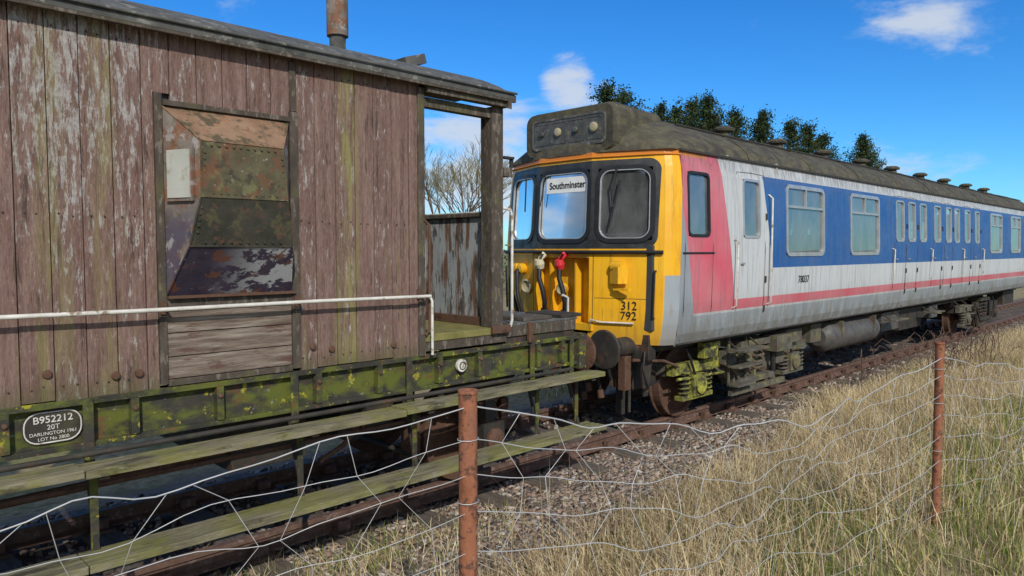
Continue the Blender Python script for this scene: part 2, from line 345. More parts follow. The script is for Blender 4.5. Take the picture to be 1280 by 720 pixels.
mb.tube([(3.62,6,3.85),(3.62,6,4.02)],.13,rusty,16); mb.tube([(3.62,6,4.02),(3.62,6,4.22)],.075,feltm,16); mb.tube([(3.62,6,4.18),(3.62,6,4.55)],.1,dk_side,16)
mb.tube([(3.62,6,4.55),(3.62,6,4.57)],.12,feltm,16)
mb.obox((4.15,5.6,3.97),(.24,.2,.09),('Y',R(-18)),feltm); mb.tube([(4.1,5.6,3.84),(4.1,5.6,3.95)],.05,rusty,10)
mb.done('roof',van,.003)
mb=MB()
B=[(1.60,YV,1.91),(2.436,YV,1.91),(2.436,YV,3.085),(1.60,YV,3.085)]
O=[(1.665,4.47,2.22),(2.335,4.47,2.22),(2.28,4.42,2.52),(1.72,4.42,2.52),(1.735,4.44,2.86),(2.265,4.44,2.86)]
def q(mb,a,b,c,d,mat,th=0): mb.add([a,b,c,d],[(0,1,2,3)],mat)
q(mb,B[0],B[1],O[1],O[0],dk_bot); q(mb,O[0],O[1],O[2],O[3],dk_lo); q(mb,O[3],O[2],O[5],O[4],dk_up); q(mb,O[4],O[5],B[2],B[3],dk_top)
mb.add([B[0],O[0],O[3],O[4],B[3]],[(0,1,2),(0,2,4),(4,2,3)],dk_side); mb.add([B[1],O[1],O[2],O[5],B[2]],[(2,1,0),(4,2,0),(3,2,4)],dk_side)
for a,b,mt in((O[0],O[1],dk_lo),(O[3],O[2],dk_up),(O[4],O[5],dk_top),(O[0],O[3],dk_lo),(O[3],O[4],dk_up),(O[1],O[2],dk_lo),(O[2],O[5],dk_up),(O[4],B[3],dk_top),(O[0],B[0],dk_bot),(O[5],B[2],dk_top),(O[1],B[1],dk_bot)): mb.tube([a,b],.006,mt,6)
def rivs(a,b,n_,mt):
    for i in range(1,n_):
        p_=Vector(a).lerp(Vector(b),i/n_); mb.lathe(p_,(0,-1,0),[(.009,0),(.008,.007),(0,.009)],mt,8)
rivs((1.74,4.432,2.55),(1.755,4.436,2.83),7,dk_up); rivs((2.26,4.432,2.55),(2.25,4.436,2.83),7,dk_up); rivs((1.7,4.458,2.27),(1.73,4.43,2.49),6,dk_lo); rivs((1.75,4.436,2.835),(2.25,4.436,2.835),11,dk_up); rivs((1.75,4.424,2.545),(2.25,4.424,2.545),11,dk_up); rivs((1.7,4.464,2.245),(2.3,4.464,2.245),11,dk_lo)
dxx=Vector((.12,-.28,0)).normalized(); onrm=Vector((dxx.y,-dxx.x,0))
c0=Vector((1.66,4.56,2.66))
win=M('blanked_pane',(.42,.43,.39),rough=.4,bump=.05,layers=[dict(c=(.27,.24,.17),s=9,t=.6,w=.05,a=.6)])
rot=Matrix((dxx,onrm,Vector((0,0,1)))).transposed()
mb.obox(c0+onrm*.012,(.215,.02,.33),rot,dk_side); mb.obox(c0+onrm*.024,(.18,.01,.29),rot,win)
mb.box(1.6,2.45,YV-.05,YV-.005,1.895,1.912,rusty)
mb.done('side_lookout',van)
mb=MB()
for xe,s_ in((4.37,1),(-.51,-1)):
    for yy in((YV,YV+.15),(YF-.15,YF)): mb.box(xe,xe+.14,yy[0],yy[1],1.5,3.46,trim)
    mb.box(xe+.08,xe+.095,YV+.152,YF-.152,1.5,2.5,corr)
    mb.box(xe+.04,xe+.12,YV+.152,YF-.152,2.5,2.535,trim); mb.box(xe+.05,xe+.11,YV+.152,YF-.152,2.536,2.55,whitepaint)
    for yy in(5.75,6.4): mb.box(xe+.05,xe+.079,yy,yy+.05,1.5,2.5,corr)
    mb.box(xe+.045,xe+.079,YV+.152,YF-.152,1.5,1.58,rusty)
mb.box(3.61,4.55,YV-.01,YF+.01,1.44,1.5,deckwood); mb.box(-.6,.39,YV-.01,YF+.01,1.44,1.5,deckwood)
mb.box(3.61,4.55,YV+.0,YF,1.36,1.438,trim)
mb.box(4.34,4.56,YV-.05,YV-.012,1.45,1.52,rusty)
for sgn in(1,-1):
    xa,xb=(4.56,5.52) if sgn>0 else (-1.52,-.61)
    mb.box(xa,xb,YV-.0,YF,1.40,1.5,trim); mb.box(xa+.02,xb+.02,YV+.0,YF-.03,1.5,1.525,feltm)
    mb.box(xa,xb,YV+.02,YF-.02,1.31,1.40,steel)
    mb.box(xa+.25,xa+.3,YV-.04,YV+.0,1.33,1.52,rusty)
mb.box(5.3,5.62,YV-.0,YV+.5,1.527,1.56,steel)
mb.box(4.8,5.2,YV+.03,YV+.35,1.526,1.56,trim)
mb.done('veranda',van,.006)
mb=MB()
mb.box(-1.62,5.55,YV+.05,YV+.1,1.05,1.33,solebar); mb.box(-1.62,5.55,YV-.005,YV+.1,1.3,1.338,solebar); mb.box(-1.62,5.55,YV-.0,YV+.1,1.045,1.075,solebar)
mb.box(-1.62,5.55,YF-.1,YF-.05,1.05,1.33,solebar)
mb.box(5.551,5.66,YV-.02,YF+.02,1.0,1.35,solebar); mb.box(-1.70,-1.621,YV-.02,YF+.02,1.0,1.35,solebar)
for xx in(-.9,.0,1.2,2.6,3.9,5.0): mb.box(xx,xx+.07,YV+.1,YF-.1,1.08,1.3,steel)
for xx in(.2,.72,1.38,1.9,2.62,3.15,3.75,4.2,4.95,5.3):
    mb.box(xx,xx+.045,YV-.012,YV+.052,1.08,1.3,solebar)
    mb.lathe((xx+.022,YV-.012,1.24),(0,-1,0),[(.016,0),(.014,.014),(0,.016)],rusty,10)
mb.lathe((4.02,YV+.03,1.2),(0,-1,0),[(.055,0),(.055,.03),(0,.032)],whitepaint,20)
mb.lathe((4.02,YV-.003,1.2),(0,-1,0),[(.036,.0),(.036,.003),(.028,.004),(.028,.0)],steel,16)
mb.prism([(p[0],YV+.048,p[1]) for p in rrect(.98,1.19,.30,.19,.08)],(0,-.012,0),steel)
ring(mb,lambda a,b,o:(a,YV+.036-o,b),.98,1.19,.275,.165,.068,.008,.004,whitepaint,0)
for (z,ya,yb) in((.95,4.38,4.6),(.42,4.36,4.62)):
    xs=[-1.6,1.05,3.2,5.6]
    for a,b in zip(xs[:-1],xs[1:]):
        dz=random.uniform(-.008,.008); mb.box(a+.004,b-.004,ya,ya+.12,z+dz,z+.045+dz,footwood); mb.box(a+.004,b-.004,ya+.128,yb,z+dz-.004,z+.04+dz,footwood)
for xx in(-1.2,-.1,1.12,2.42,3.42,4.85,5.42):
    mb.box(xx,xx+.055,YV-.018,YV-.002,.95,1.33,solebar)
    mb.box(xx,xx+.055,4.4,YV+.02,.925,.945,steel)
    mb.box(xx+.006,xx+.05,4.62,4.636,.4,.95,solebar)
    mb.box(xx,xx+.055,4.37,4.64,.395,.415,steel)
    mb.obox((xx+.03,4.68,.7),(.03,.02,.62),('X',R(-18)),steel)
mb.tube([(-1.6,4.58,1.035),(5.3,4.58,1.035)],.018,steel,8)
mb.tube([(-1.2,4.74,.8),(3.9,4.74,.8)],.016,rusty,8)
mb.done('underframe',van,.004)
text('B952212',(.98,YV+.033,1.235),(R(90),0,0),.056,whitepaint,van,'plate_number',bold=.0005)
text('20T',(.98,YV+.033,1.19),(R(90),0,0),.04,whitepaint,van,'plate_load')
text('DARLINGTON 1961',(.98,YV+.033,1.156),(R(90),0,0),.027,whitepaint,van,'plate_works')
text('LOT No 2800',(.98,YV+.033,1.126),(R(90),0,0),.027,whitepaint,van,'plate_lot')
mb=MB()
for wx in(4.45,-.45):
    for yy,sg in((5.28,-1),(6.72,1)): wheel(mb,wx,yy,.47,rusty,sg)
    mb.tube([(wx,4.9,.47),(wx,7.1,.47)],.07,steel,14)
    for ys,sg in((4.86,1),(7.0,1)):
        mb.prism([(wx-.55,ys+.1,1.06),(wx+.55,ys+.1,1.06),(wx+.2,ys+.1,.72),(wx+.16,ys+.1,.26),(wx-.16,ys+.1,.26),(wx-.2,ys+.1,.72)],(0,.02,0),steel)
        mb.box(wx-.13,wx+.13,ys-.1,ys+.12,.34,.62,steel); mb.lathe((wx,ys-.1,.47),(0,-1,0),[(.1,0),(.1,.03),(.06,.05),(0,.05)],rusty,16)
        for j in range(6):
            hl=.55-.075*j; z=.86-.02*j
            mb.tube([(wx-hl,ys,z+.06),(wx-hl/2,ys,z+.012),(wx,ys,z-.002),(wx+hl/2,ys,z+.012),(wx+hl,ys,z+.06)],.018,rusty,6)
        mb.box(wx-.06,wx+.06,ys-.05,ys+.05,.62,.88,steel)
        for e in(-.57,.57): mb.box(wx+e-.03,wx+e+.03,ys-.04,ys+.04,.9,1.06,steel)
    for e in(-.56,.56):
        mb.box(wx+e-.05,wx+e+.05,5.2,5.36,.3,.7,rusty); mb.tube([(wx+e,5.28,.7),(wx+e*.9,5.28,1.1)],.02,steel)
        mb.tube([(wx+e*1.05,5.1,.35),(wx+e*1.05,6.9,.35)],.03,steel)
mb.box(2.2,2.8,5.2,6.8,.55,.95,steel); mb.tube([(.0,5.7,.5),(4.4,5.9,.5)],.025,rusty); mb.tube([(.0,5.3,.62),(4.2,5.3,.75)],.02,rusty)
mb.tube([(3.3,5.3,.72),(3.3,6.7,.72)],.16,steel,16)
mb.box(3.1,3.35,4.78,4.9,.75,1.05,steel); mb.tube([(3.2,4.8,1.0),(2.9,4.8,.7),(2.7,4.8,.62)],.02,rusty)
for yy in(5.13,6.87):
    mb.lathe((5.66,yy,1.07),(1,0,0),[(.0,0),(.14,0),(.14,.03),(.1,.06),(.085,.24),(.06,.25),(.06,.4),(.2,.44),(.215,.455),(.2,.475),(0,.485)],rusty,24)
mb.box(5.66,5.8,5.9,6.1,.98,1.14,steel)
mb.tube([(5.7,6,1.06),(5.95,6,1.08),(6.02,6,1.0),(5.96,6,.93)],.03,rusty)
mb.tube([(5.72,5.6,1.2),(5.85,5.6,1.15),(5.95,5.6,.9),(5.9,5.6,.6)],.03,black)
mb.tube([(5.68,4.95,1.3),(5.68,4.95,1.7),(5.6,4.95,1.73)],.015,whitepaint)
mb.done('running_gear',van)
mb=MB()
mb.tube([(.3,4.6,1.845),(1.4,4.602,1.835),(2.6,4.598,1.835),(3.6,4.6,1.825)],.0135,whitepaint)
mb.tube([(3.645,4.64,1.34),(3.645,4.64,1.78),(3.63,4.65,1.82)],.0125,whitepaint)
for xx in(.5,1.575,2.47,3.55): mb.tube([(xx,4.6,1.84),(xx,YV+.0,1.84)],.011,rusty); mb.box(xx-.02,xx+.02,YV-.03,YV-.0,1.8,1.88,rusty)
mb.tube([(4.58,YV-.02,1.5),(4.58,YV-.04,1.56),(4.58,YV-.04,2.5),(4.58,YV-.02,2.56),(4.5,YV+.02,2.58)],.0135,whitepaint)
mb.tube([(3.6,YV-.03,1.5),(3.64,YV-.035,1.55),(3.64,YV-.035,2.4),(3.6,YV-.02,2.44)],.012,rusty)
mb.box(4.515,4.62,YV+.0,YV+.08,2.86,2.94,trim); mb.box(4.515,4.64,YV-.01,YV+.05,3.02,3.04,steel); mb.tube([(4.63,YV+.02,2.94),(4.63,YV+.02,3.04)],.02,steel)
mb.done('handrails',van)

# ------------------------------------------------------------------ ELECTRIC TRAIN CARRIAGE
train=empty('passenger_train_carriage')
YC=6.0; XE=27.2
def hw(z): return float(np.interp(z,[1.0,1.2,1.5,2.0,2.4,3.1,3.38],[1.30,1.365,1.395,1.41,1.41,1.385,1.335]))
def rake(z): return max(0,z-2.2)*.06
def xf(y,z): return 6.76+float(np.interp(abs(y),[0,.45,1.2,1.3,1.36,1.41],[0,0,.27,.32,.38,.5]))+rake(z)
def mF(y,z,o): 
    s=hw(z)/1.41
    return (xf(y,z)-o*.95,YC+y*s+(o*.25*(1 if y>0 else -1) if abs(y)>.45 else 0),z)
def mS(x,z,o): return (x,YC-hw(z)-o,z)
def mS2(x,z,o): return (x,YC+hw(z)+o,z)
fy=[0,.2,.42,.45,.53,.85,1.17,1.2,1.25,1.3,1.33,1.36,1.385,1.41]; fy=[-a for a in fy[:0:-1]]+fy
fz=[1.08,1.15,1.33,1.5,1.8,2.1,2.31,2.6,2.9,3.17,3.31,3.37]
mb=MB()
WF=[(-1.17,-.53),(-.42,.42),(.53,1.17)]
for i in range(len(fy)-1):
    for j in range(len(fz)-1):
        cy=(fy[i]+fy[i+1])/2; cz=(fz[j]+fz[j+1])/2
        if 2.31<cz<3.17 and any(a<cy<b for a,b in WF): continue
        if abs(cy)<.45 and cz<2.1: continue
        mb.add([mF(fy[i],fz[j],0),mF(fy[i+1],fz[j],0),mF(fy[i+1],fz[j+1],0),mF(fy[i],fz[j+1],0)],[(0,3,2,1)],frontm)
xr=6.93
mb.box(xr,xr+.02,YC-.45,YC+.45,1.2,2.1,yellowpaint)
for s_ in(-1,1): mb.box(6.765,xr,YC+s_*.45-.01,YC+s_*.45+.01,1.25,2.1,yellowpaint)
mb.box(6.765,xr,YC-.44,YC+.44,2.1,2.12,yellowpaint)
for yy in(-.2,.22): mb.box(6.80,xr,YC+yy-.012,YC+yy+.012,1.3,2.08,yellowpaint)
mb.box(6.74,6.95,YC-.5,YC+.5,1.22,1.3,yellowpaint)
mb.done('cab_front',train)
wins=[(7.42,7.9,0),(8.74,9.2,0),(10.0,11.3,1),(12.38,13.7,1),(14.6,15.05,0),(15.3,15.72,0),(16.0,16.42,0),(16.95,17.4,0),(17.8,18.2,0),(18.45,18.85,0),(19.3,19.75,0),(20.2,20.6,0),(21.7,22.95,1),(24.0,25.2,1),(25.8,26.3,0)]
xs=sorted(set([7.26]+[a for w_ in wins for a in w_[:2]]+[XE]+[7.3,8.3,9.6,11.8,14.1,23.5]))
zs=[1.06,1.2,1.43,1.56,1.75,1.95,2.12,2.36,2.7,3.12,3.19,3.37]
mb=MB()
for mp,flip in((mS,False),(mS2,True)):
    for i in range(len(xs)-1):
        for j in range(len(zs)-1):
            cx=(xs[i]+xs[i+1])/2; cz=(zs[j]+zs[j+1])/2
            if any(a<cx<b and (2.12 if big else 2.36)<cz<3.12 for a,b,big in wins): continue
            g=lambda xx,zz:mp(xx if xx>7.27 else 7.26+rake(zz),zz,0)
            mb.add([g(xs[i],zs[j]),g(xs[i+1],zs[j]),g(xs[i+1],zs[j+1]),g(xs[i],zs[j+1])],[(0,1,2,3)],sidem,False)
mb.add([mS(XE,z,0) for z in zs]+[mS2(XE,z,0) for z in zs[::-1]],[tuple(range(2*len(zs)))],steel)
mb.done('body_sides',train)
mf=MB(); mg=MB()
for a,b,big in wins:
    z0=2.12 if big else 2.36; cx=(a+b)/2; cz=(z0+3.12)/2; w_=b-a; h_=3.12-z0
    for mp in(mS,mS2):
        if big:
            ring(mf,mp,cx,cz,w_-.08,h_-.08,.06,.055,.012,alu)
            mf.box(a+.03,b-.03,*sorted((mp(0,2.8,.008)[1],mp(0,2.8,-.02)[1])),2.8,2.835,alu); mf.box(cx-.015,cx+.015,*sorted((mp(0,2.9,.006)[1],mp(0,2.9,-.02)[1])),2.836,3.08,alu)
            pane(mg,mp,cx,cz,w_-.07,h_-.07,.05,-.018,glass)
        else:
            ring(mf,mp,cx,cz,w_-.05,h_-.05,.05,.035,.008,black if a<8 else alu); pane(mg,mp,cx,cz,w_-.04,h_-.04,.05,-.02,glass)
for (a,b) in WF:
    cx=(a+b)/2; 
    ring(mf,mF,cx,2.74,(b-a)-.05,.82,.13,.05,.014,blackpaint,-.03); pane(mg,mF,cx,2.74,(b-a)-.04,.84,.12,-.02,glassf)
    ring(mf,mF,cx,2.74,(b-a)-.075,.795,.12,.010,.018,alu,-.01)
mf.done('window_frames',train); mg.done('window_glass',train)
mb=MB()
rp=[(1.345,3.36),(1.30,3.47),(1.2,3.57),(1.02,3.7),(.78,3.81),(.52,3.89),(.26,3.935),(0,3.95)]
rp=rp+[(-a,b) for a,b in rp[-2::-1]]
nR=len(rp); vs=[];T=9
for t in range(T+1):
    for (y,z) in rp:
        x0=xf(y,3.37)-.01; u=t/T*math.pi/2
        vs.append((x0+(8.0-x0)*(1-math.cos(u)),YC+y*(.995),3.365+(z-3.36)*math.sin(u)))
for xx in (12,16,20,24,XE+.05):
    for (y,z) in rp: vs.append((xx,YC+y,z))
rows=T+1+5
fs=[(r*nR+i,r*nR+i+1,(r+1)*nR+i+1,(r+1)*nR+i) for r in range(rows-1) for i in range(nR-1)]
mb.add(vs,fs,trainroof,True)
gut=M('gutter',(.05,.045,.04),rough=.8)
for s_ in(-1,1):
    y=YC+s_*1.355
    mb.box(7.3,XE,y-.018,y+.018,3.352,3.378,gut)
for xx in np.arange(9.0,27,1.95):
    mb.tube([(xx,YC+y*1.004,z+.004) for y,z in rp],.009,trainroof,5)
for i,xx in enumerate((9.6,11.3,13.1,14.9,16.7,18.6,20.5,22.5,24.4)):
    for s_ in(-.62,.62):
        mb.lathe((xx,YC+s_,3.84),(0,0,1),[(.1,0),(.09,.06),(.15,.07),(.16,.1),(.1,.14),(0,.15)],trainroof,14)
mb.tube([(7.9,YC-.9,3.78),(9.5,YC-1.0,3.735),(14,YC-1.0,3.735),(XE,YC-1,3.735)],.014,steel,6)
mb.done('roof',train)
mb=MB()
P=rrect(0,3.67,1.42,.54,.13); 
vs=[(6.87,YC+a,b) for a,b in P]+[(6.85+.1,YC+a,b) for a,b in rrect(0,3.67,1.5,.6,.15)]+[(7.85,YC+a*1.02,b+.0) for a,b in P]; n=len(P)
fs=[tuple(range(n))]
for r_ in range(2):
    fs+=[(r_*n+i,r_*n+(i+1)%n,(r_+1)*n+(i+1)%n,(r_+1)*n+i) for i in range(n)]
mb.add(vs,fs,trainroof)
mH=lambda a,b,o:(6.868-o,YC+a,b)
hc=M('headcode_panel',[(.035,.035,.032),(.12,.115,.1)],s=9,rough=.35,bump=.1,layers=[dict(c=(.2,.19,.16),s=14,t=.6,w=.06,a=.6)])
ring(mb,mH,0,3.67,1.16,.33,.05,.03,.012,feltm,0); pane(mb,mH,0,3.67,1.16,.33,.05,.004,hc)
for yy in(-.43,-.145,.145,.43): ring(mb,mH,yy,3.67,.24,.26,.02,.006,.010,hc,0)
lens_=M('lamp_lens',(.36,.32,.2),rough=.3,bump=0)
for yy,r_,mt in((-.43,.06,lens_),(-.14,.04,hc),(.15,.055,lens_),(.43,.04,hc)): mb.lathe((6.86,YC+yy,3.68),(-1,0,0),[(r_,0),(r_,.02),(r_*.6,.03),(0,.032)],mt,20)
mb.done('headcode_box',train,.006)
mb=MB()
P=[mF(y,2.17,.03) for y in fy if abs(y)<=1.3]; mb.tube(P,.022,blackpaint,8)
P=[mF(y,3.31,.012) for y in fy]; mb.tube(P,.012,M('orange_line',(.6,.2,.02)),6)
cream=M('cream_cock',(.55,.5,.35))
for (y,mt) in((-.08,redpaint),(.26,cream)):
    yy=YC+y
    mb.tube([(6.93,yy,2.12),(6.74,yy,2.14),(6.66,yy,2.09),(6.64,yy,2.0)],.035,mt,10); mb.lathe((6.64,yy,2.02),(-.3,0,1),[(.0,-.06),(.05,-.06),(.065,0),(.05,.06),(.0,.06)],mt,12)
    mb.tube([(6.66,yy+.03,2.06),(6.58,yy-.12,2.16)],.018,mt,6)
    mb.tube([(6.64,yy,1.98),(6.61,yy-.02,1.85),(6.61,yy-.08,1.7),(6.63,yy-.1,1.55),(6.68,yy-.05,1.42),(6.76,yy,1.36)],.032,black,10)
    mb.lathe((6.68,yy-.05,1.42),(0,0,1),[(.0,-.06),(.05,-.06),(.05,.04),(0,.04)],steel,10)
for yy in(.75,.9):
    mb.tube([mF(yy,1.95,.02),mF(yy,1.93,.12),mF(yy-.03,1.6,.13),mF(yy-.12,1.35,.1),mF(yy-.1,1.25,.02)],.028,black,8)
    mb.lathe(mF(yy,1.95,.0),(-1,0,0),[(.07,0),(.07,.08),(.04,.1),(0,.1)],yellowpaint,14)
for yy,z_,r_ in((.06,1.7,.06),(.62,1.72,.075)):
    p=mF(yy,z_,.0); mb.lathe((p[0]+(.12 if yy<.5 else 0),p[1],p[2]),(-1,0,0),[(r_+.02,0),(r_+.02,.06)],yellowpaint,20); mb.lathe((p[0]+(.12 if yy<.5 else 0),p[1],p[2]),(-1,0,0),[(r_+.02,.06),(r_,.07),(r_*.9,.05),(0,.03)],lens_,20)
p=mF(-.83,1.9,0); mb.obox((p[0]-.05,p[1],p[2]),(.14,.17,.2),('Z',R(-19)),yellowpaint); mb.tube([(p[0]-.05,p[1]-.07,p[2]+.1),(p[0]-.05,p[1]+.08,p[2]+.1)],.07,yellowpaint,14)
mb.box(6.8,6.86,YC-1.0,YC-.78,1.72,1.745,yellowpaint)
mb.tube([mF(-1.22,1.95,.05),mF(-1.22,1.4,.05)],.013,blackpaint,8)
for z in(1.95,1.4): mb.tube([mF(-1.22,z,.05),mF(-1.22,z,0)],.012,blackpaint,6)
mb.tube([mF(1.22,1.95,.05),mF(1.22,1.4,.05)],.013,blackpaint,8)
mb.tube([mF(-1.0,1.33,.03),mF(-.6,1.33,.03),mF(-.5,1.36,.05),mF(-.48,1.28,.02)],.012,whitepaint,6)
mb.box(6.82,6.88,YC-.62,YC-.58,1.35,1.5,yellowpaint)
for yy in(-.5,.5): mb.tube([mF(yy,1.3,.001),mF(yy,1.7,.001),mF(yy,2.15,.001)],.004,steel,5)
mb.tube([mF(-1.15,1.62,.001),mF(-.52,1.62,.001)],.003,steel,5)
mb.tube([mF(-.78,3.2,.04),mF(-.7,2.95,.05),mF(-.73,2.7,.05)],.012,black,6); mb.tube([mF(-.8,3.02,.035),mF(-.68,2.45,.035)],.014,black,6)
mb.tube([mF(.75,3.2,.04),mF(.7,2.7,.05)],.01,black,6)
mb.tube([mF(.3,3.2,.03),mF(.36,2.75,.04)],.006,black,6)
def sl(pts,r,mt): mb.tube([mS(*p) for p in pts],r,mt,6)
for xx in(7.35,7.98): sl([(xx,1.12,.0),(xx,1.5,.0),(xx,2.2,.0),(xx,3.25,.0)],.005,blackpaint)
def door(a,b):
    sl([(a,1.1,.0),(a,1.5,0),(a,2.2,0),(a,3.2,.0),((a+b)/2,3.21,0),(b,3.2,.0),(b,2.2,0),(b,1.5,0),(b,1.1,0)],.006,steel)
    for z in(1.35,1.75,2.6): sl([(b+.02,z,.01),(b+.02,z+.09,.01)],.014,steel)
    sl([(a+.07,2.02,.02),(a+.15,2.02,.02)],.014,alu)
for a,b in((8.6,9.35),(14.5,15.17),(15.2,15.85),(16.85,17.5),(17.7,18.3),(19.2,19.85),(20.1,20.7),(25.7,26.4)): door(a,b)
sl([(9.46,1.45,.0),(9.46,1.48,.06),(9.46,2.9,.06),(9.46,2.95,.0)],.013,whitepaint)
sl([(8.5,1.45,.0),(8.5,1.48,.06),(8.5,2.3,.06),(8.5,2.33,.0)],.011,whitepaint)
for xx in (14.4,16.7,19.1,20.9): sl([(xx,1.6,.0),(xx,1.62,.05),(xx,2.2,.05),(xx,2.22,.0)],.011,whitepaint)
sl([(7.3,1.075,.004),(12,1.075,.004),(20,1.075,.004),(27.2,1.075,.004)],.014,steel)
sl([(7.3,2.16,.004),(8.0,2.16,.004)],.012,blackpaint)
mb.done('fittings',train,.0)
mb=MB(); mb.box(6.812,6.822,YC-.40,YC+.3,2.91,3.10,signw); mb.done('destination_blind',train)
text('Southminster',(6.808,YC-.05,3.0),(R(90),0,R(-90)),.118,black,train,'blind_text',.001,.92,.0015)
ang=math.atan2(-.75,.27)
for s_,z in(('312',1.535),('792',1.415)):
    p=mF(-.93,z,.012); text(s_,p,(R(90),0,ang),.14,black,train,'unit_number',.002,.95)
text('78037',mS(10.6,1.76,.006),(R(90),0,0),.15,black,train,'carriage_number')
mb=MB()
mb.box(7.2,XE-.1,YC-1.3,YC+1.3,1.12,1.2,interior); mb.box(8.4,8.44,YC-1.35,YC+1.35,1.2,3.4,interior); mb.box(9.75,9.79,YC-1.36,YC-.4,1.2,3.4,interior); mb.box(9.75,9.79,YC+.4,YC+1.36,1.2,3.4,interior)
mb.box(14.1,14.14,YC-1.36,YC-.4,1.2,3.35,interior)
mb.box(7.0,7.35,YC-1.2,YC+1.2,1.25,2.25,darkint); mb.box(7.05,7.2,YC-1.0,YC-.5,2.25,2.4,darkint)
mb.box(7.9,8.05,YC-.95,YC-.5,1.2,2.75,darkint); mb.box(7.5,8.0,YC-1.0,YC-.5,1.6,1.7,darkint)
mb.box(8.36,8.395,YC-.4,YC+.4,1.2,3.1,darkint); mb.box(8.37,8.398,YC+.6,YC+1.2,2.2,3.1,signw)
for xx in np.arange(10.2,26.5,.85):
    for s_ in(-.85,.85):
        mb.obox((xx,YC+s_,1.95),(.12,.95,.95),('Y',R(6 if int(xx*10)%2 else -6)),seatm); mb.box(xx-.25,xx+.25,YC+s_-.47,YC+s_+.47,1.55,1.65,seatm)
mb.done('interior',train,.01)
mb=MB()
mb.box(7.3,27.1,5.0,5.12,.95,1.1,steel); mb.box(7.3,27.1,6.88,7.0,.95,1.1,steel); mb.box(7.3,27.1,5.12,6.88,1.04,1.1,steel)
mb.box(7.0,7.15,4.85,7.15,.9,1.2,steel)
mb.tube([(12.0,4.95,.74),(12.1,4.95,.74),(14.2,4.95,.74),(14.3,4.95,.74)],[.14,.25,.25,.14],tanksteel,24)
for xx in(12.4,13.9): mb.box(xx,xx+.05,4.69,5.21,.72,1.0,bogiem)
mb.box(14.7,15.7,4.85,5.3,.62,.98,tanksteel); mb.box(15.9,17.3,4.9,5.3,.55,.98,steel); mb.box(17.5,18.1,4.8,5.2,.7,.98,tanksteel); mb.box(14.6,15.5,6.3,6.9,.5,.98,steel)
mb.box(24.8,26.2,4.9,5.3,.6,.98,steel); mb.tube([(12,5.6,.8),(20,5.6,.8)],.03,steel); mb.tube([(11.6,4.92,.95),(21,4.92,.95)],.022,bogiem)
mb.box(11.5,11.9,4.85,5.1,.7,1.0,bogiem)
for xx in(9.0,14.8,17.2,19.5):
    mb.box(xx-.35,xx+.35,4.5,4.72,.86,.89,bogiem); mb.tube([(xx-.3,4.6,.87),(xx-.3,4.9,1.08)],.014,steel); mb.tube([(xx+.3,4.6,.87),(xx+.3,4.9,1.08)],.014,steel)
for yy in(5.13,6.87):
    mb.lathe((7.0,yy,1.05),(-1,0,0),[(0,-.2),(.15,-.2),(.15,0),(.12,.02),(.11,.26),(.075,.27),(.075,.42),(.22,.46),(.235,.475),(.22,.495),(0,.505)],steel,26)
mb.box(6.72,7.0,5.85,6.15,.92,1.2,steel); mb.box(6.5,6.75,5.9,6.1,.86,1.14,rusty); mb.tube([(6.62,5.98,1.0),(6.55,5.98,.8),(6.58,5.98,.62),(6.66,5.98,.8)],.028,rusty)
for yy,zz,x_ in((5.45,.45,6.85),(5.6,.52,6.8),(5.75,.38,6.9),(6.35,.5,6.8),(6.5,.4,6.85),(5.3,.6,6.9)):
    mb.tube([(7.0,yy,1.12),(6.82,yy,1.14),(6.76,yy,1.0),(x_-.05,yy,.7),(x_,yy-.02,zz)],.024,black,8); mb.lathe((x_,yy-.02,zz),(0,.2,1),[(0,-.05),(.04,-.05),(.04,.05),(0,.05)],rusty,10)
mb.box(7.0,7.06,5.22,5.32,.2,.95,steel); mb.box(7.0,7.06,6.68,6.78,.2,.95,steel); mb.box(6.95,7.0,5.15,5.4,.6,.75,rusty); mb.box(7.1,7.6,5.15,5.2,.5,.9,steel)
mb.prism([(7.0,4.95,.95),(7.25,4.95,.95),(7.15,4.95,.45),(7.07,4.95,.45)],(0,.03,0),steel)
mb.box(6.78,6.9,5.02,5.12,.55,.95,rusty); mb.tube([(6.84,5.0,.56),(6.84,5.0,.3)],.02,steel)
mb.tube([(6.9,5.0,.9),(7.4,4.9,.85),(7.7,4.9,.75)],.02,rusty)
mb.tube([(7.0,4.9,1.0),(6.9,4.85,.8),(7.0,4.86,.6),(7.3,4.9,.62)],.016,black,6)
mb.done('underframe',train,.004)
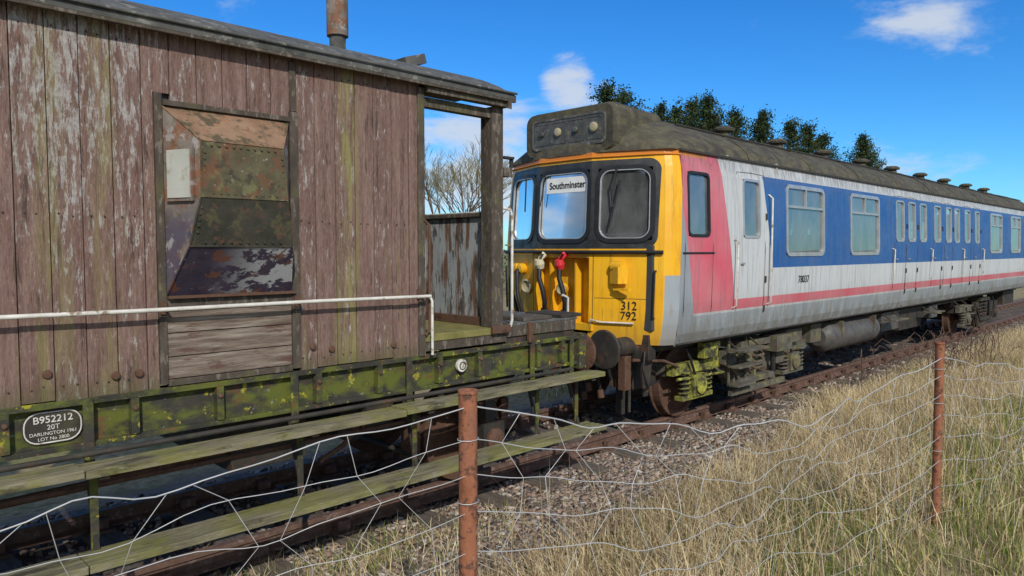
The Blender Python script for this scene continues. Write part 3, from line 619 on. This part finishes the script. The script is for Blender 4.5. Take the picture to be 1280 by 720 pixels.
def bogie(cx,m1,m2,name):
    mb=MB()
    for wx in(cx-1.4,cx+1.4):
        for yy,sg in((5.28,-1),(6.72,1)): wheel(mb,wx,yy,.46,rusty,sg)
        mb.tube([(wx,4.9,.46),(wx,7.1,.46)],.08,steel,14)
    for ys in(4.93,6.97):
        for (a,b,mt) in((cx-1.95,cx-.75,m1),(cx-.75,cx+.75,m2),(cx+.75,cx+1.95,m2)):
            mb.box(a,b,ys,ys+.1,.62 if mt is m1 or a>cx else .5,.76,mt)
        mb.prism([(cx-.95,ys+.001,.62),(cx-.6,ys+.001,.42),(cx+.6,ys+.001,.42),(cx+.95,ys+.001,.62)],(0,.098,0),m2)
        for wx,mt in((cx-1.4,m1),(cx+1.4,m2)):
            o=-1 if ys<6 else 1
            mb.box(wx-.14,wx+.14,ys-.06,ys+.12,.32,.6,mt); mb.lathe((wx,ys-.06 if o<0 else ys+.12,.46),(0,o,0),[(.12,0),(.12,.03),(.08,.05),(0,.05)],mt,16)
            mb.box(wx-.36,wx+.36,ys-.03,ys+.1,.28,.34,mt)
            for e in(-.26,.26):
                mb.tube([(wx+e+.075*math.cos(k*.63),ys+.02+.075*math.sin(k*.63),.345+.275*k/46) for k in range(47)],.014,mt,6)
                mb.tube([(wx+e,ys+.02,.33),(wx+e,ys+.02,.63)],.04,steel,10)
                mb.lathe((wx+e,ys+.02,.63),(0,0,1),[(0,0),(.1,0),(.1,.03),(0,.03)],mt,14)
            mb.tube([(wx-.1,ys-.04,.6),(wx-.25,ys-.07,.8),(wx-.3,ys-.02,.95)],.018,black,6)
        for e in(-.22,.22): mb.tube([(cx+e+.1*math.cos(k*.63),ys-.0+.1*math.sin(k*.63),.45+.4*k/46) for k in range(47)],.02,m2,6)
        mb.box(cx-.45,cx+.45,ys-.12,ys+.2,.84,.93,m2); mb.box(cx-.5,cx+.5,ys-.14,ys+.16,.34,.42,m2)
        mb.tube([(cx-.5,ys-.1,.45),(cx-.8,ys-.1,.72)],.03,m2); mb.tube([(cx+.55,ys-.1,.4),(cx+.5,ys-.1,.9)],.035,black)
        mb.box(cx-.85,cx-.55,ys-.1,ys,.66,.84,m2)
        mb.box(cx+.7,cx+.95,ys-.08,ys,.5,.72,m2); mb.tube([(cx-1.9,ys-.03,.58),(cx-.8,ys-.05,.55)],.02,m1,6)
    for xx in(cx-1.93,cx+1.83,cx-.2): mb.box(xx,xx+.1,5.03,6.97,.6,.75,m2)
    mb.box(cx-.75,cx+.85,4.78,4.84,.22,.3,m2); 
    for xx in(cx-.6,cx,cx+.6): mb.box(xx,xx+.05,4.84,4.9,.22,.5,m2)
    for e in(-.9,-.45): mb.tube([(cx+e*1.0,4.85,.68),(cx+e+.5,4.85,.5),(cx+e+.8,4.85,.48)],.015,rusty,6)
    mb.done(name,train,.006)
bogie(9.6,limebogie,bogiem,'front_bogie'); bogie(22.4,bogiem,steel,'rear_bogie')
mb=MB()
mb.box(8.75,9.35,4.62,4.8,.62,.65,bogiem); mb.box(8.8,9.3,4.66,4.82,.36,.39,bogiem); mb.box(8.8,8.83,4.8,4.83,.36,1.05,bogiem); mb.box(9.27,9.3,4.8,4.83,.36,1.05,bogiem)
mb.box(10.0,10.5,4.7,4.92,.72,.95,bogiem); mb.box(10.55,11.1,4.82,4.92,.78,.98,bogiem); mb.box(8.2,8.55,4.82,4.92,.8,1.0,limebogie)
mb.done('steps',train,.005)

# ------------------------------------------------------------------ TRACK
track=empty('railway_track')
mb=MB()
rprof=[(-.07,-.145),(.07,-.145),(.07,-.13),(.012,-.11),(.012,-.045),(.035,-.035),(.035,-.004),(.028,0),(-.028,0),(-.035,-.004),(-.035,-.035),(-.012,-.045),(-.012,-.11),(-.07,-.13)]
for yc in(5.283,6.717):
    mb.prism([(-30,yc+a,b) for a,b in rprof],(260,0,0),railm)
mb.done('rails',track)
mb=MB()
for i,xx in enumerate(np.arange(-12,90,.72)):
    dy=random.uniform(-.04,.04); mb.obox((xx,6+dy,-.205),(.25,2.6,.12),('Z',random.uniform(-.015,.015)),sleeper)
mb.done('sleepers',track,.01)
mb=MB()
for xx in np.arange(-12,45,.72):
    for yc in(5.283,6.717):
        mb.box(xx-.1,xx+.1,yc-.19,yc+.19,-.147,-.125,railm); mb.box(xx-.06,xx+.06,yc-.12,yc-.05,-.126,-.05,railm); mb.box(xx-.06,xx+.06,yc+.05,yc+.12,-.126,-.05,railm)
mb.done('chairs',track)

# ------------------------------------------------------------------ GROUND
def gz(y): return np.interp(y,[-400,0,2,3.3,4.1,4.7,7.3,8.3,9.5,3000],[.25,.2,.15,0,-.17,-.2,-.21,-.4,-.45,-.5])
ys=np.concatenate([[-2500,-400,-50,-10],np.arange(-2,12,.25),[14,18,25,40,80,200,600,3000]])
xs_=np.concatenate([[-2500,-500,-100,-30],np.arange(-10,40,.5),[50,70,120,300,900,3000]])
X,Y=np.meshgrid(xs_,ys,indexing='ij'); Zg=gz(Y)+.03*np.sin(X*1.3+Y*.7)*np.sin(Y*2.1-X*.4)*((Y<4.1)|(Y>8))*(abs(Y)<60)
def ground_mat():
    m,nt=newmat('ground_gravel_and_grass')
    n1=nt.noise(nt.P,80,det=4,rough=.7); vor=nt.n('ShaderNodeTexVoronoi'); vor.inputs['Scale'].default_value=34; nt.L.new(nt.P,vor.inputs['Vector'])
    g=nt.ramp(n1,[(.3,(.075,.058,.045)),(.5,(.2,.16,.13)),(.7,(.36,.31,.26))])
    g=nt.mix(.2,g,vor.outputs['Color'],'MULTIPLY')
    g=nt.mix(nt.mr(nt.noise(nt.P,1.4,det=6,off=3),.45,.62,0,.7),g,(.17,.12,.085))
    s=nt.ramp(nt.noise(nt.P,9,det=7,rough=.7),[(.3,(.12,.09,.045)),(.5,(.27,.22,.12)),(.68,(.4,.34,.2))])
    s=nt.mix(nt.mr(nt.noise(nt.P,.6,det=5,off=8),.52,.62,0,.6),s,(.12,.14,.035))
    far=nt.mix(nt.mr(nt.noise(nt.P,.03,det=4),.4,.6),(.12,.16,.05),(.3,.27,.14))
    s=nt.mix(nt.mr(nt.m('ABSOLUTE',nt.Y),25,60),s,far)
    e=nt.m('ADD',nt.Y,nt.m('MULTIPLY',nt.m('SUBTRACT',nt.noise(nt.P,1.6,det=5,off=2),.5),1.6))
    e2=nt.m('SUBTRACT',e,nt.mr(nt.X,5.5,11,0,.9,False))
    k=nt.m('MULTIPLY',nt.mr(e2,3.4,3.9),nt.m('SUBTRACT',1.,nt.mr(e,8.0,8.6)))
    c=nt.mix(k,s,g)
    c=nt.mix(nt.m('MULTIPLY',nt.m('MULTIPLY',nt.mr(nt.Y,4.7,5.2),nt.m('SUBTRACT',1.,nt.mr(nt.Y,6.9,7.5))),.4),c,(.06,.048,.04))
    fin(nt,c,rough=.95,bump=.9,bs=60,spec=.15); return m
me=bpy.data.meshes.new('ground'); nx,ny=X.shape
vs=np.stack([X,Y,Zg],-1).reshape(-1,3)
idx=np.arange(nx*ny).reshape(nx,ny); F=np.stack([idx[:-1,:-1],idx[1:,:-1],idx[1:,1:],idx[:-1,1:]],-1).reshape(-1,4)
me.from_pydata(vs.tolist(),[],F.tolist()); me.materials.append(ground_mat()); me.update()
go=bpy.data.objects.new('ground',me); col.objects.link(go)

def attr_mat(name,rough=.9,trans=False):
    m,nt=newmat(name); a=nt.n('ShaderNodeAttribute',attribute_name='Col')
    nt.L.new(a.outputs['Color'],nt.b.inputs['Base Color']); nt.b.inputs['Roughness'].default_value=rough; nt.b.inputs['Specular IOR Level'].default_value=.2
    if trans:
        t=nt.n('ShaderNodeBsdfTranslucent'); nt.L.new(a.outputs['Color'],t.inputs[0]); mx=nt.n('ShaderNodeMixShader'); mx.inputs[0].default_value=.25
        nt.L.new(nt.b.outputs[0],mx.inputs[1]); nt.L.new(t.outputs[0],mx.inputs[2]); nt.L.new(mx.outputs[0],nt.out.inputs[0])
    return m
def npmesh(name,V,faces_list,C,mat,parent=None):
    me=bpy.data.meshes.new(name); me.vertices.add(len(V)); me.vertices.foreach_set('co',V.astype(np.float32).ravel())
    loops=np.concatenate([f.ravel() for f in faces_list]); tot=np.concatenate([np.full(len(f),f.shape[1]) for f in faces_list]); st=np.concatenate([[0],np.cumsum(tot)[:-1]])
    me.loops.add(len(loops)); me.loops.foreach_set('vertex_index',loops.astype(np.int32)); me.polygons.add(len(tot)); me.polygons.foreach_set('loop_start',st.astype(np.int32)); me.polygons.foreach_set('loop_total',tot.astype(np.int32))
    me.update(calc_edges=True)
    at=me.color_attributes.new('Col','FLOAT_COLOR','POINT'); at.data.foreach_set('color',np.concatenate([C,np.ones((len(C),1))],1).astype(np.float32).ravel())
    me.materials.append(mat); me.validate(); o=bpy.data.objects.new(name,me); col.objects.link(o)
    if parent: o.parent=parent
    return o
def vnoise(x,y,f,seed):
    return (np.sin(x*f+seed)+np.sin(y*f*1.3+seed*2.1)+np.sin((x+y)*f*.7+seed*.7)+np.sin((x-1.7*y)*f*1.9+seed*3.3))/4
def edgey(x): return 3.5+.35*vnoise(x,x*0,1.5,4.)+np.clip((x-5.2)*.17,0,1.15)
def stones(n,x0,x1,y0,y1,pw,clip=False):
    x=x0+(x1-x0)*rng.random(n)**pw; y=y0+(y1-y0)*rng.random(n)
    if clip: kp=(y>edgey(x)-.25*rng.random(n)); x,y=x[kp],y[kp]; n=len(x)
    s=rng.uniform(.008,.026,n)
    base=np.array([(a,b,c) for a in(-1,1) for b in(-1,1) for c in(-1,1)],float)
    P=base[None]*(1+rng.uniform(-.35,.35,(n,8,3)))*s[:,None,None]*rng.uniform(.6,1.2,(n,1,3))
    th=rng.random(n)*6.28; c,s_=np.cos(th)[:,None],np.sin(th)[:,None]
    X=P[...,0]*c-P[...,1]*s_; Y=P[...,0]*s_+P[...,1]*c; tl=rng.uniform(-.6,.6,n)[:,None]; Z=P[...,2]+X*tl
    V=np.stack([X+x[:,None],Y+y[:,None],Z+gz(y)[:,None]+s[:,None]*.4+rng.uniform(0,.008,n)[:,None]],-1).reshape(-1,3)
    f=np.array([(0,1,3,2),(4,6,7,5),(0,4,5,1),(2,3,7,6),(0,2,6,4),(1,5,7,3)]); F=(f[None]+8*np.arange(n)[:,None,None]).reshape(-1,4)
    pal=np.array([(.19,.155,.13),(.32,.27,.23),(.24,.165,.13),(.42,.38,.33),(.12,.1,.085),(.3,.22,.17),(.27,.2,.16)]); C=pal[rng.integers(0,7,n)]*rng.uniform(.7,1.2,(n,1))
    return V,F,np.repeat(C,8,0)
A=stones(34000,1.5,12,3.3,5.2,1.0,True); B_=stones(10000,0,20,5.3,7.6,1.1); C_=stones(5000,12,30,4.5,5.2,1.2)
V=np.concatenate([A[0],B_[0],C_[0]]); F=np.concatenate([A[1],B_[1]+len(A[0]),C_[1]+len(A[0])+len(B_[0])]); Cc=np.concatenate([A[2],B_[2],C_[2]])
npmesh('track_ballast',V,[F],Cc,attr_mat('ballast_stone'))
def blades(x,y,hmin,hmax,pal,w=.004,lean=.5):
    n=len(x); h=rng.uniform(hmin,hmax,n)*(1+.5*vnoise(x,y,2.3,1.)); h=np.maximum(h,.04)
    a=rng.normal(.6,1.5,n)+1.5*vnoise(x,y,.9,5.); l=np.abs(rng.normal(0,lean,n))*h; dx,dy=np.cos(a)*l,np.sin(a)*l
    b=rng.random(n)*6.28; wx,wy=np.cos(b)*w,np.sin(b)*w; z0=gz(y)-.02
    def pt(t,s,ww): 
        return np.stack([x+dx*t*t+wx*s*ww,y+dy*t*t+wy*s*ww,z0+h*t*(1-.25*t*np.minimum(l/h,1.5))],-1)
    V=np.stack([pt(0,-1,1),pt(0,1,1),pt(.45,-1,.9),pt(.45,1,.9),pt(.8,-1,.6),pt(.8,1,.6),pt(1,0,0)],1).reshape(-1,3)
    o=7*np.arange(n)[:,None]; Q=np.concatenate([o+np.array([[0,1,3,2]]),o+np.array([[2,3,5,4]])]); Tt=o+np.array([[4,5,6]])
    pal=np.array(pal); c=pal[rng.integers(0,len(pal),n)]*rng.uniform(.75,1.2,(n,1))*(1+.2*vnoise(x,y,1.7,2.))[:,None]
    return V,Q,Tt,np.repeat(c,7,0)
def combine(parts):
    Vs,Qs,Ts,Cs=[],[],[],[];o=0
    for V,Q,T_,C in parts: Vs.append(V);Qs.append(Q+o);Ts.append(T_+o);Cs.append(C);o+=len(V)
    return np.concatenate(Vs),[np.concatenate(Qs),np.concatenate(Ts)],np.concatenate(Cs)
straw=[(.6,.48,.25),(.5,.38,.19),(.7,.58,.35),(.38,.27,.14),(.6,.5,.3),(.78,.68,.46)]; green=[(.2,.26,.05),(.27,.31,.07),(.15,.19,.035)]
n=125000; x=2.2+26*rng.random(n)**1.6; y=-.2+5.0*rng.random(n); edge=edgey(x); keep=(y<edge)&(rng.random(n)<.3+.7*np.clip((edge-y)*1.6,0,1)); x,y=x[keep],y[keep]
gm=(vnoise(x,y,1.1,9.)+rng.normal(0,.3,len(x))+np.clip((2.7-y)*.3,-.35,.45))>.24
P1=blades(x[~gm],y[~gm],.07,.30,straw,.0032,1.0); P2=blades(x[gm],y[gm],.06,.2,green+straw[:1],.0038,.6)
n=22000; x3=9+32*rng.random(n); y3=8.3+9*rng.random(n); P3=blades(x3,y3,.2,.6,straw+green,.008,.5)
n=4500; x4=2+25*rng.random(n); y4=3.4+1.5*rng.random(n)**1.5; P4=blades(x4,y4,.03,.16,straw+green,.003,.9)
n=3200; x5=3+18*rng.random(n)**1.3; y5=.8+2.8*rng.random(n); P5=blades(x5,y5,.4,.75,[(.45,.33,.18),(.55,.45,.28),(.28,.19,.12)],.0022,.5)
n=3500; x6=rng.normal(2.3,1.2,n); y6=rng.normal(4.55,.25,n); P6=blades(x6,y6,.04,.2,straw+green,.003,.7)
V,Fl,C=combine([P1,P2,P3,P4,P5,P6]); npmesh('dry_grass',V,Fl,C,attr_mat('grass_blade',trans=True))
br=MB(); rr=random.Random(8); bm=M('bramble_stem',(.13,.08,.06))
for i in range(90):
    bx=15.5+rr.gauss(0,1.6); by=3.9+rr.gauss(0,.35); a=rr.uniform(0,6.28); L_=rr.uniform(.4,1.0); hh=rr.uniform(.3,.85)
    br.tube([(bx+math.cos(a)*L_*t,by+math.sin(a)*L_*.6*t,-.15+hh*math.sin(min(t*2.2,2.6))) for t in(0,.25,.5,.75,1)],.006,bm,4,False)
br.done('bramble_bush')

# ------------------------------------------------------------------ FENCE
fence=empty('wire_fence')
posts=[(-2.2,2.7,1.62),(1.84,2.12,1.65),(5.86,1.53,1.53),(9.9,.95,1.5)]
mb=MB()
for i,(px,py,pz) in enumerate(posts):
    g=float(gz(py)); r_=.037 if i==1 else .03; lx=.0 if i==1 else -.03
    mb.tube([(px-lx,py,g-.1),(px-lx*.5,py,(g+pz)/2),(px,py,pz-.01)],r_,postm,18); mb.lathe((px,py,pz-.012),(0,0,1),[(r_,-.004),(r_+.004,0),(r_+.003,.012),(r_*.55,.013),(r_*.5,-.03),(0,-.03)],postm,18)
    for z_ in(.2,.45,.8): mb.tube([(px+r_*1.15*math.cos(k*.7),py+r_*1.15*math.sin(k*.7),pz-z_+.001*k) for k in range(10)],.0022,greymetal,4)
mb.done('posts',fence)
mb=MB()
lev=[0,.13,.27,.42,.58,.76,.95,1.15]
for i in range(3):
    a,b=posts[i],posts[i+1]; Ht=(1.56,1.59,1.42,1.38)
    sag=(.13,.26,.2)[i]
    def wp(t,l):
        sg=sag*(1+.3*l)*4*t*(1-t)*(1-.55*l)
        k=math.sin(math.pi*t)
        return (a[0]+(b[0]-a[0])*t+.05*k*math.sin(t*23+l*9),a[1]+(b[1]-a[1])*t-.02+k*(.08*math.sin(t*9+l*4)),Ht[i]+(Ht[i+1]-Ht[i])*t-l-sg+k*(.032*math.sin(t*31+l*17)+.012*math.sin(t*67+l*5)))
    rb=1.0 if i==0 else 1.35
    for l in lev: mb.tube([wp(t,l) for t in np.linspace(0,1,61)],(.0026 if l==0 else .0016)*rb,greymetal,5,False)
    nv=18
    for k in range(1,nv):
        t=k/nv; pts=[]
        for q_ in range(len(lev)):
            pts.append(wp(min(max(t+.02*math.sin(k*3+q_*2),.01),.99),lev[q_]))
        mb.tube(pts,.0014*rb,greymetal,4,False)
mb.done('netting',fence)

# ------------------------------------------------------------------ TREES
def leafcloud(centers,spread,per,size,pal,flat=1.0):
    n=len(centers)*per; c=np.repeat(centers,per,0)+rng.normal(0,1,(n,3))*np.repeat(spread,per,0)[:,None]*np.array([1,1,flat])
    u=rng.normal(0,1,(n,3)); u/=np.linalg.norm(u,axis=1)[:,None]; v=np.cross(u,rng.normal(0,1,(n,3))); v/=np.linalg.norm(v,axis=1)[:,None]
    s=size*rng.uniform(.6,1.4,(n,1)); V=np.stack([c-u*s,c+v*s*.45,c+u*s,c-v*s*.45],1).reshape(-1,3)
    cl=np.array(pal)[rng.integers(0,len(pal),len(centers))]; C=np.repeat(np.repeat(cl,per,0)*rng.uniform(.6,1.35,(n,1)),4,0)
    return V,np.arange(4*n).reshape(n,4),C
leafm=attr_mat('needle_foliage',.8,True)
def conifer(x,y,h,seed):
    rr=random.Random(seed); e=empty('conifer_tree'); mb=MB()
    g=-.45; mb.tube([(x,y,g),(x+.1,y,g+h*.5),(x,y,g+h*.97)],[.22,.14,.03],bark,8)
    cs=[];sp=[]
    z=4.5
    while z<h*1.0:
        f=1-z/h; rad=(.4+4.4*max(f,0)**.85)*rr.uniform(.6,1.2); nb=rr.randint(5,8)
        for k in range(nb):
            a=rr.uniform(0,6.28); L_=rad*rr.uniform(.5,1.1); up=rr.uniform(.2,.75)
            tip=(x+math.cos(a)*L_,y+math.sin(a)*L_,g+z+L_*up)
            mb.tube([(x,y,g+z),tip],[.04,.01],bark,4,False)
            for t in np.linspace(.3,1,max(2,int(L_*2.4))): cs.append((x+math.cos(a)*L_*t,y+math.sin(a)*L_*t,g+z+L_*up*t)); sp.append(.13+.08*rr.random())
        z+=rr.uniform(.28,.45)
    mb.done('trunk',e)
    V,F,C=leafcloud(np.array(cs),np.array(sp),24,.10,[(.03,.055,.02),(.045,.08,.025),(.06,.09,.03),(.02,.035,.015),(.085,.1,.035)],1.4)
    npmesh('foliage',V,[F],C,leafm,e)
for i,(tx,hh) in enumerate(((35.6,12.4),(37.6,12.7),(39.6,11.6),(42.0,11.9),(44.0,12.8),(46.3,13.3),(48.4,12.6),(50.6,12.9),(53,13.1),(56,12.9),(59,13.2),(63,13.3),(67,13),(72,13.2),(78,13))):
    conifer(tx,27+random.uniform(-1.2,1.2),hh,i*7+1)
twig=M('twigs',(.2,.17,.08),rough=.95)
def bare(x,y,h,seed,name='bare_tree'):
    rr=random.Random(seed); segs=[]
    def rec(p,d,L_,r,dep):
        if dep==0 or r<.003: return
        q_=p+d*L_; segs.append((p,q_,r,r*.72,dep))
        for k in range(rr.choice((2,3,3))):
            nd=(d+Vector((rr.uniform(-1,1),rr.uniform(-1,1),rr.uniform(-.3,.8)))*.6).normalized()
            rec(q_,nd,L_*rr.uniform(.7,.9),max(r*rr.uniform(.55,.72),.007),dep-1)
    rec(Vector((x,y,-.5)),Vector((0,0,1)),h*.22,.14,8)
    mb=MB()
    for p0,p1,r0,r1,dp in segs: mb.tube([p0,p1],[r0,r1],bark if dp>3 else twig,4,False)
    mb.done(name)
bare(22.4,27,9.0,4); bare(17.5,29,8.0,9); bare(27.6,31,8.5,12)
cs=[];sp=[]
for i in range(900):
    xx=random.uniform(-30,110); cs.append((xx,31+random.uniform(-1.2,1.2),random.uniform(-.3,2.9+.6*math.sin(xx*.4)))); sp.append(.35)
V,F,C=leafcloud(np.array(cs),np.array(sp),22,.13,[(.07,.07,.04),(.1,.09,.05),(.06,.08,.03),(.12,.09,.06)])
npmesh('hedgerow',V,[F],C,leafm)

# ------------------------------------------------------------------ SKY / LIGHT
el=R(35); azx,azy=-.50,-.86
w_=bpy.data.worlds.new('World'); scene.world=w_; w_.use_nodes=True; t=w_.node_tree
for n_ in list(t.nodes): t.nodes.remove(n_)
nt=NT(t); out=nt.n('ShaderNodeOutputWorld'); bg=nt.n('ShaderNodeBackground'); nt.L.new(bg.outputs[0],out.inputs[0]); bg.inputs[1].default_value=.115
sky=nt.n('ShaderNodeTexSky',sky_type='NISHITA'); sky.sun_disc=False; sky.sun_elevation=el; sky.sun_rotation=math.atan2(azx,azy); sky.air_density=1.0; sky.dust_density=.2; sky.ozone_density=3.0
hs=nt.n('ShaderNodeHueSaturation'); hs.inputs['Saturation'].default_value=1.3; hs.inputs['Value'].default_value=1.0; nt.L.new(sky.outputs[0],hs.inputs['Color'])
skc=nt.mix(1.0,hs.outputs[0],(.45,.93,1.3),'MULTIPLY')
tc=nt.n('ShaderNodeTexCoord'); D=tc.outputs['Generated']
f=nt.noise(D,4.2,(1,1,2.6),8,.62,off=2.2,dist=.3)
blobs=None
for dv,c0,c1,am in(((.74,.67,.115),.984,.9985,.2),((.62,.77,.08),.984,.998,.2),((.955,.20,.2),.97,.999,.15),((.75,.66,.235),.999,.9999,.16)):
    v=Vector(dv).normalized(); dp=nt.n('ShaderNodeVectorMath',operation='DOT_PRODUCT'); nt.L.new(D,dp.inputs[0]); dp.inputs[1].default_value=v
    b_=nt.mr(dp.outputs['Value'],c0,c1,0,am); blobs=b_ if blobs is None else nt.m('ADD',blobs,b_)
dpn=nt.n('ShaderNodeVectorMath',operation='DOT_PRODUCT'); nt.L.new(D,dpn.inputs[0]); dpn.inputs[1].default_value=(-.7,-.7,.1); blobs=nt.m('ADD',blobs,nt.mr(dpn.outputs['Value'],-.35,.4,0,.36))  # unseen pale cloud added behind the camera to make ambient light less blue
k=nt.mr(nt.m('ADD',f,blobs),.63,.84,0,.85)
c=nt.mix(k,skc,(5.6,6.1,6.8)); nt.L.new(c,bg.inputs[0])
sd=bpy.data.lights.new('sun','SUN'); sd.energy=3.5; sd.angle=R(.8); sd.color=(1,.95,.86); so=bpy.data.objects.new('sun',sd); col.objects.link(so)
tosun=Vector((azx*math.cos(el),azy*math.cos(el),math.sin(el))); so.rotation_euler=tosun.to_track_quat('Z','Y').to_euler()

# ------------------------------------------------------------------ CAMERA
cd=bpy.data.cameras.new('camera'); cam=bpy.data.objects.new('camera',cd); col.objects.link(cam); scene.camera=cam
cd.sensor_width=36; cd.lens=36*900/1280; cd.clip_start=.05; cd.clip_end=6000
cam.location=(0,0,2.2); p=R(3.05); a=R(45.5)
cam.rotation_euler=Vector((math.cos(a)*math.cos(p),math.sin(a)*math.cos(p),-math.sin(p))).to_track_quat('-Z','Y').to_euler()
scene.view_settings.view_transform='Standard'; scene.view_settings.look='None'; scene.view_settings.exposure=0
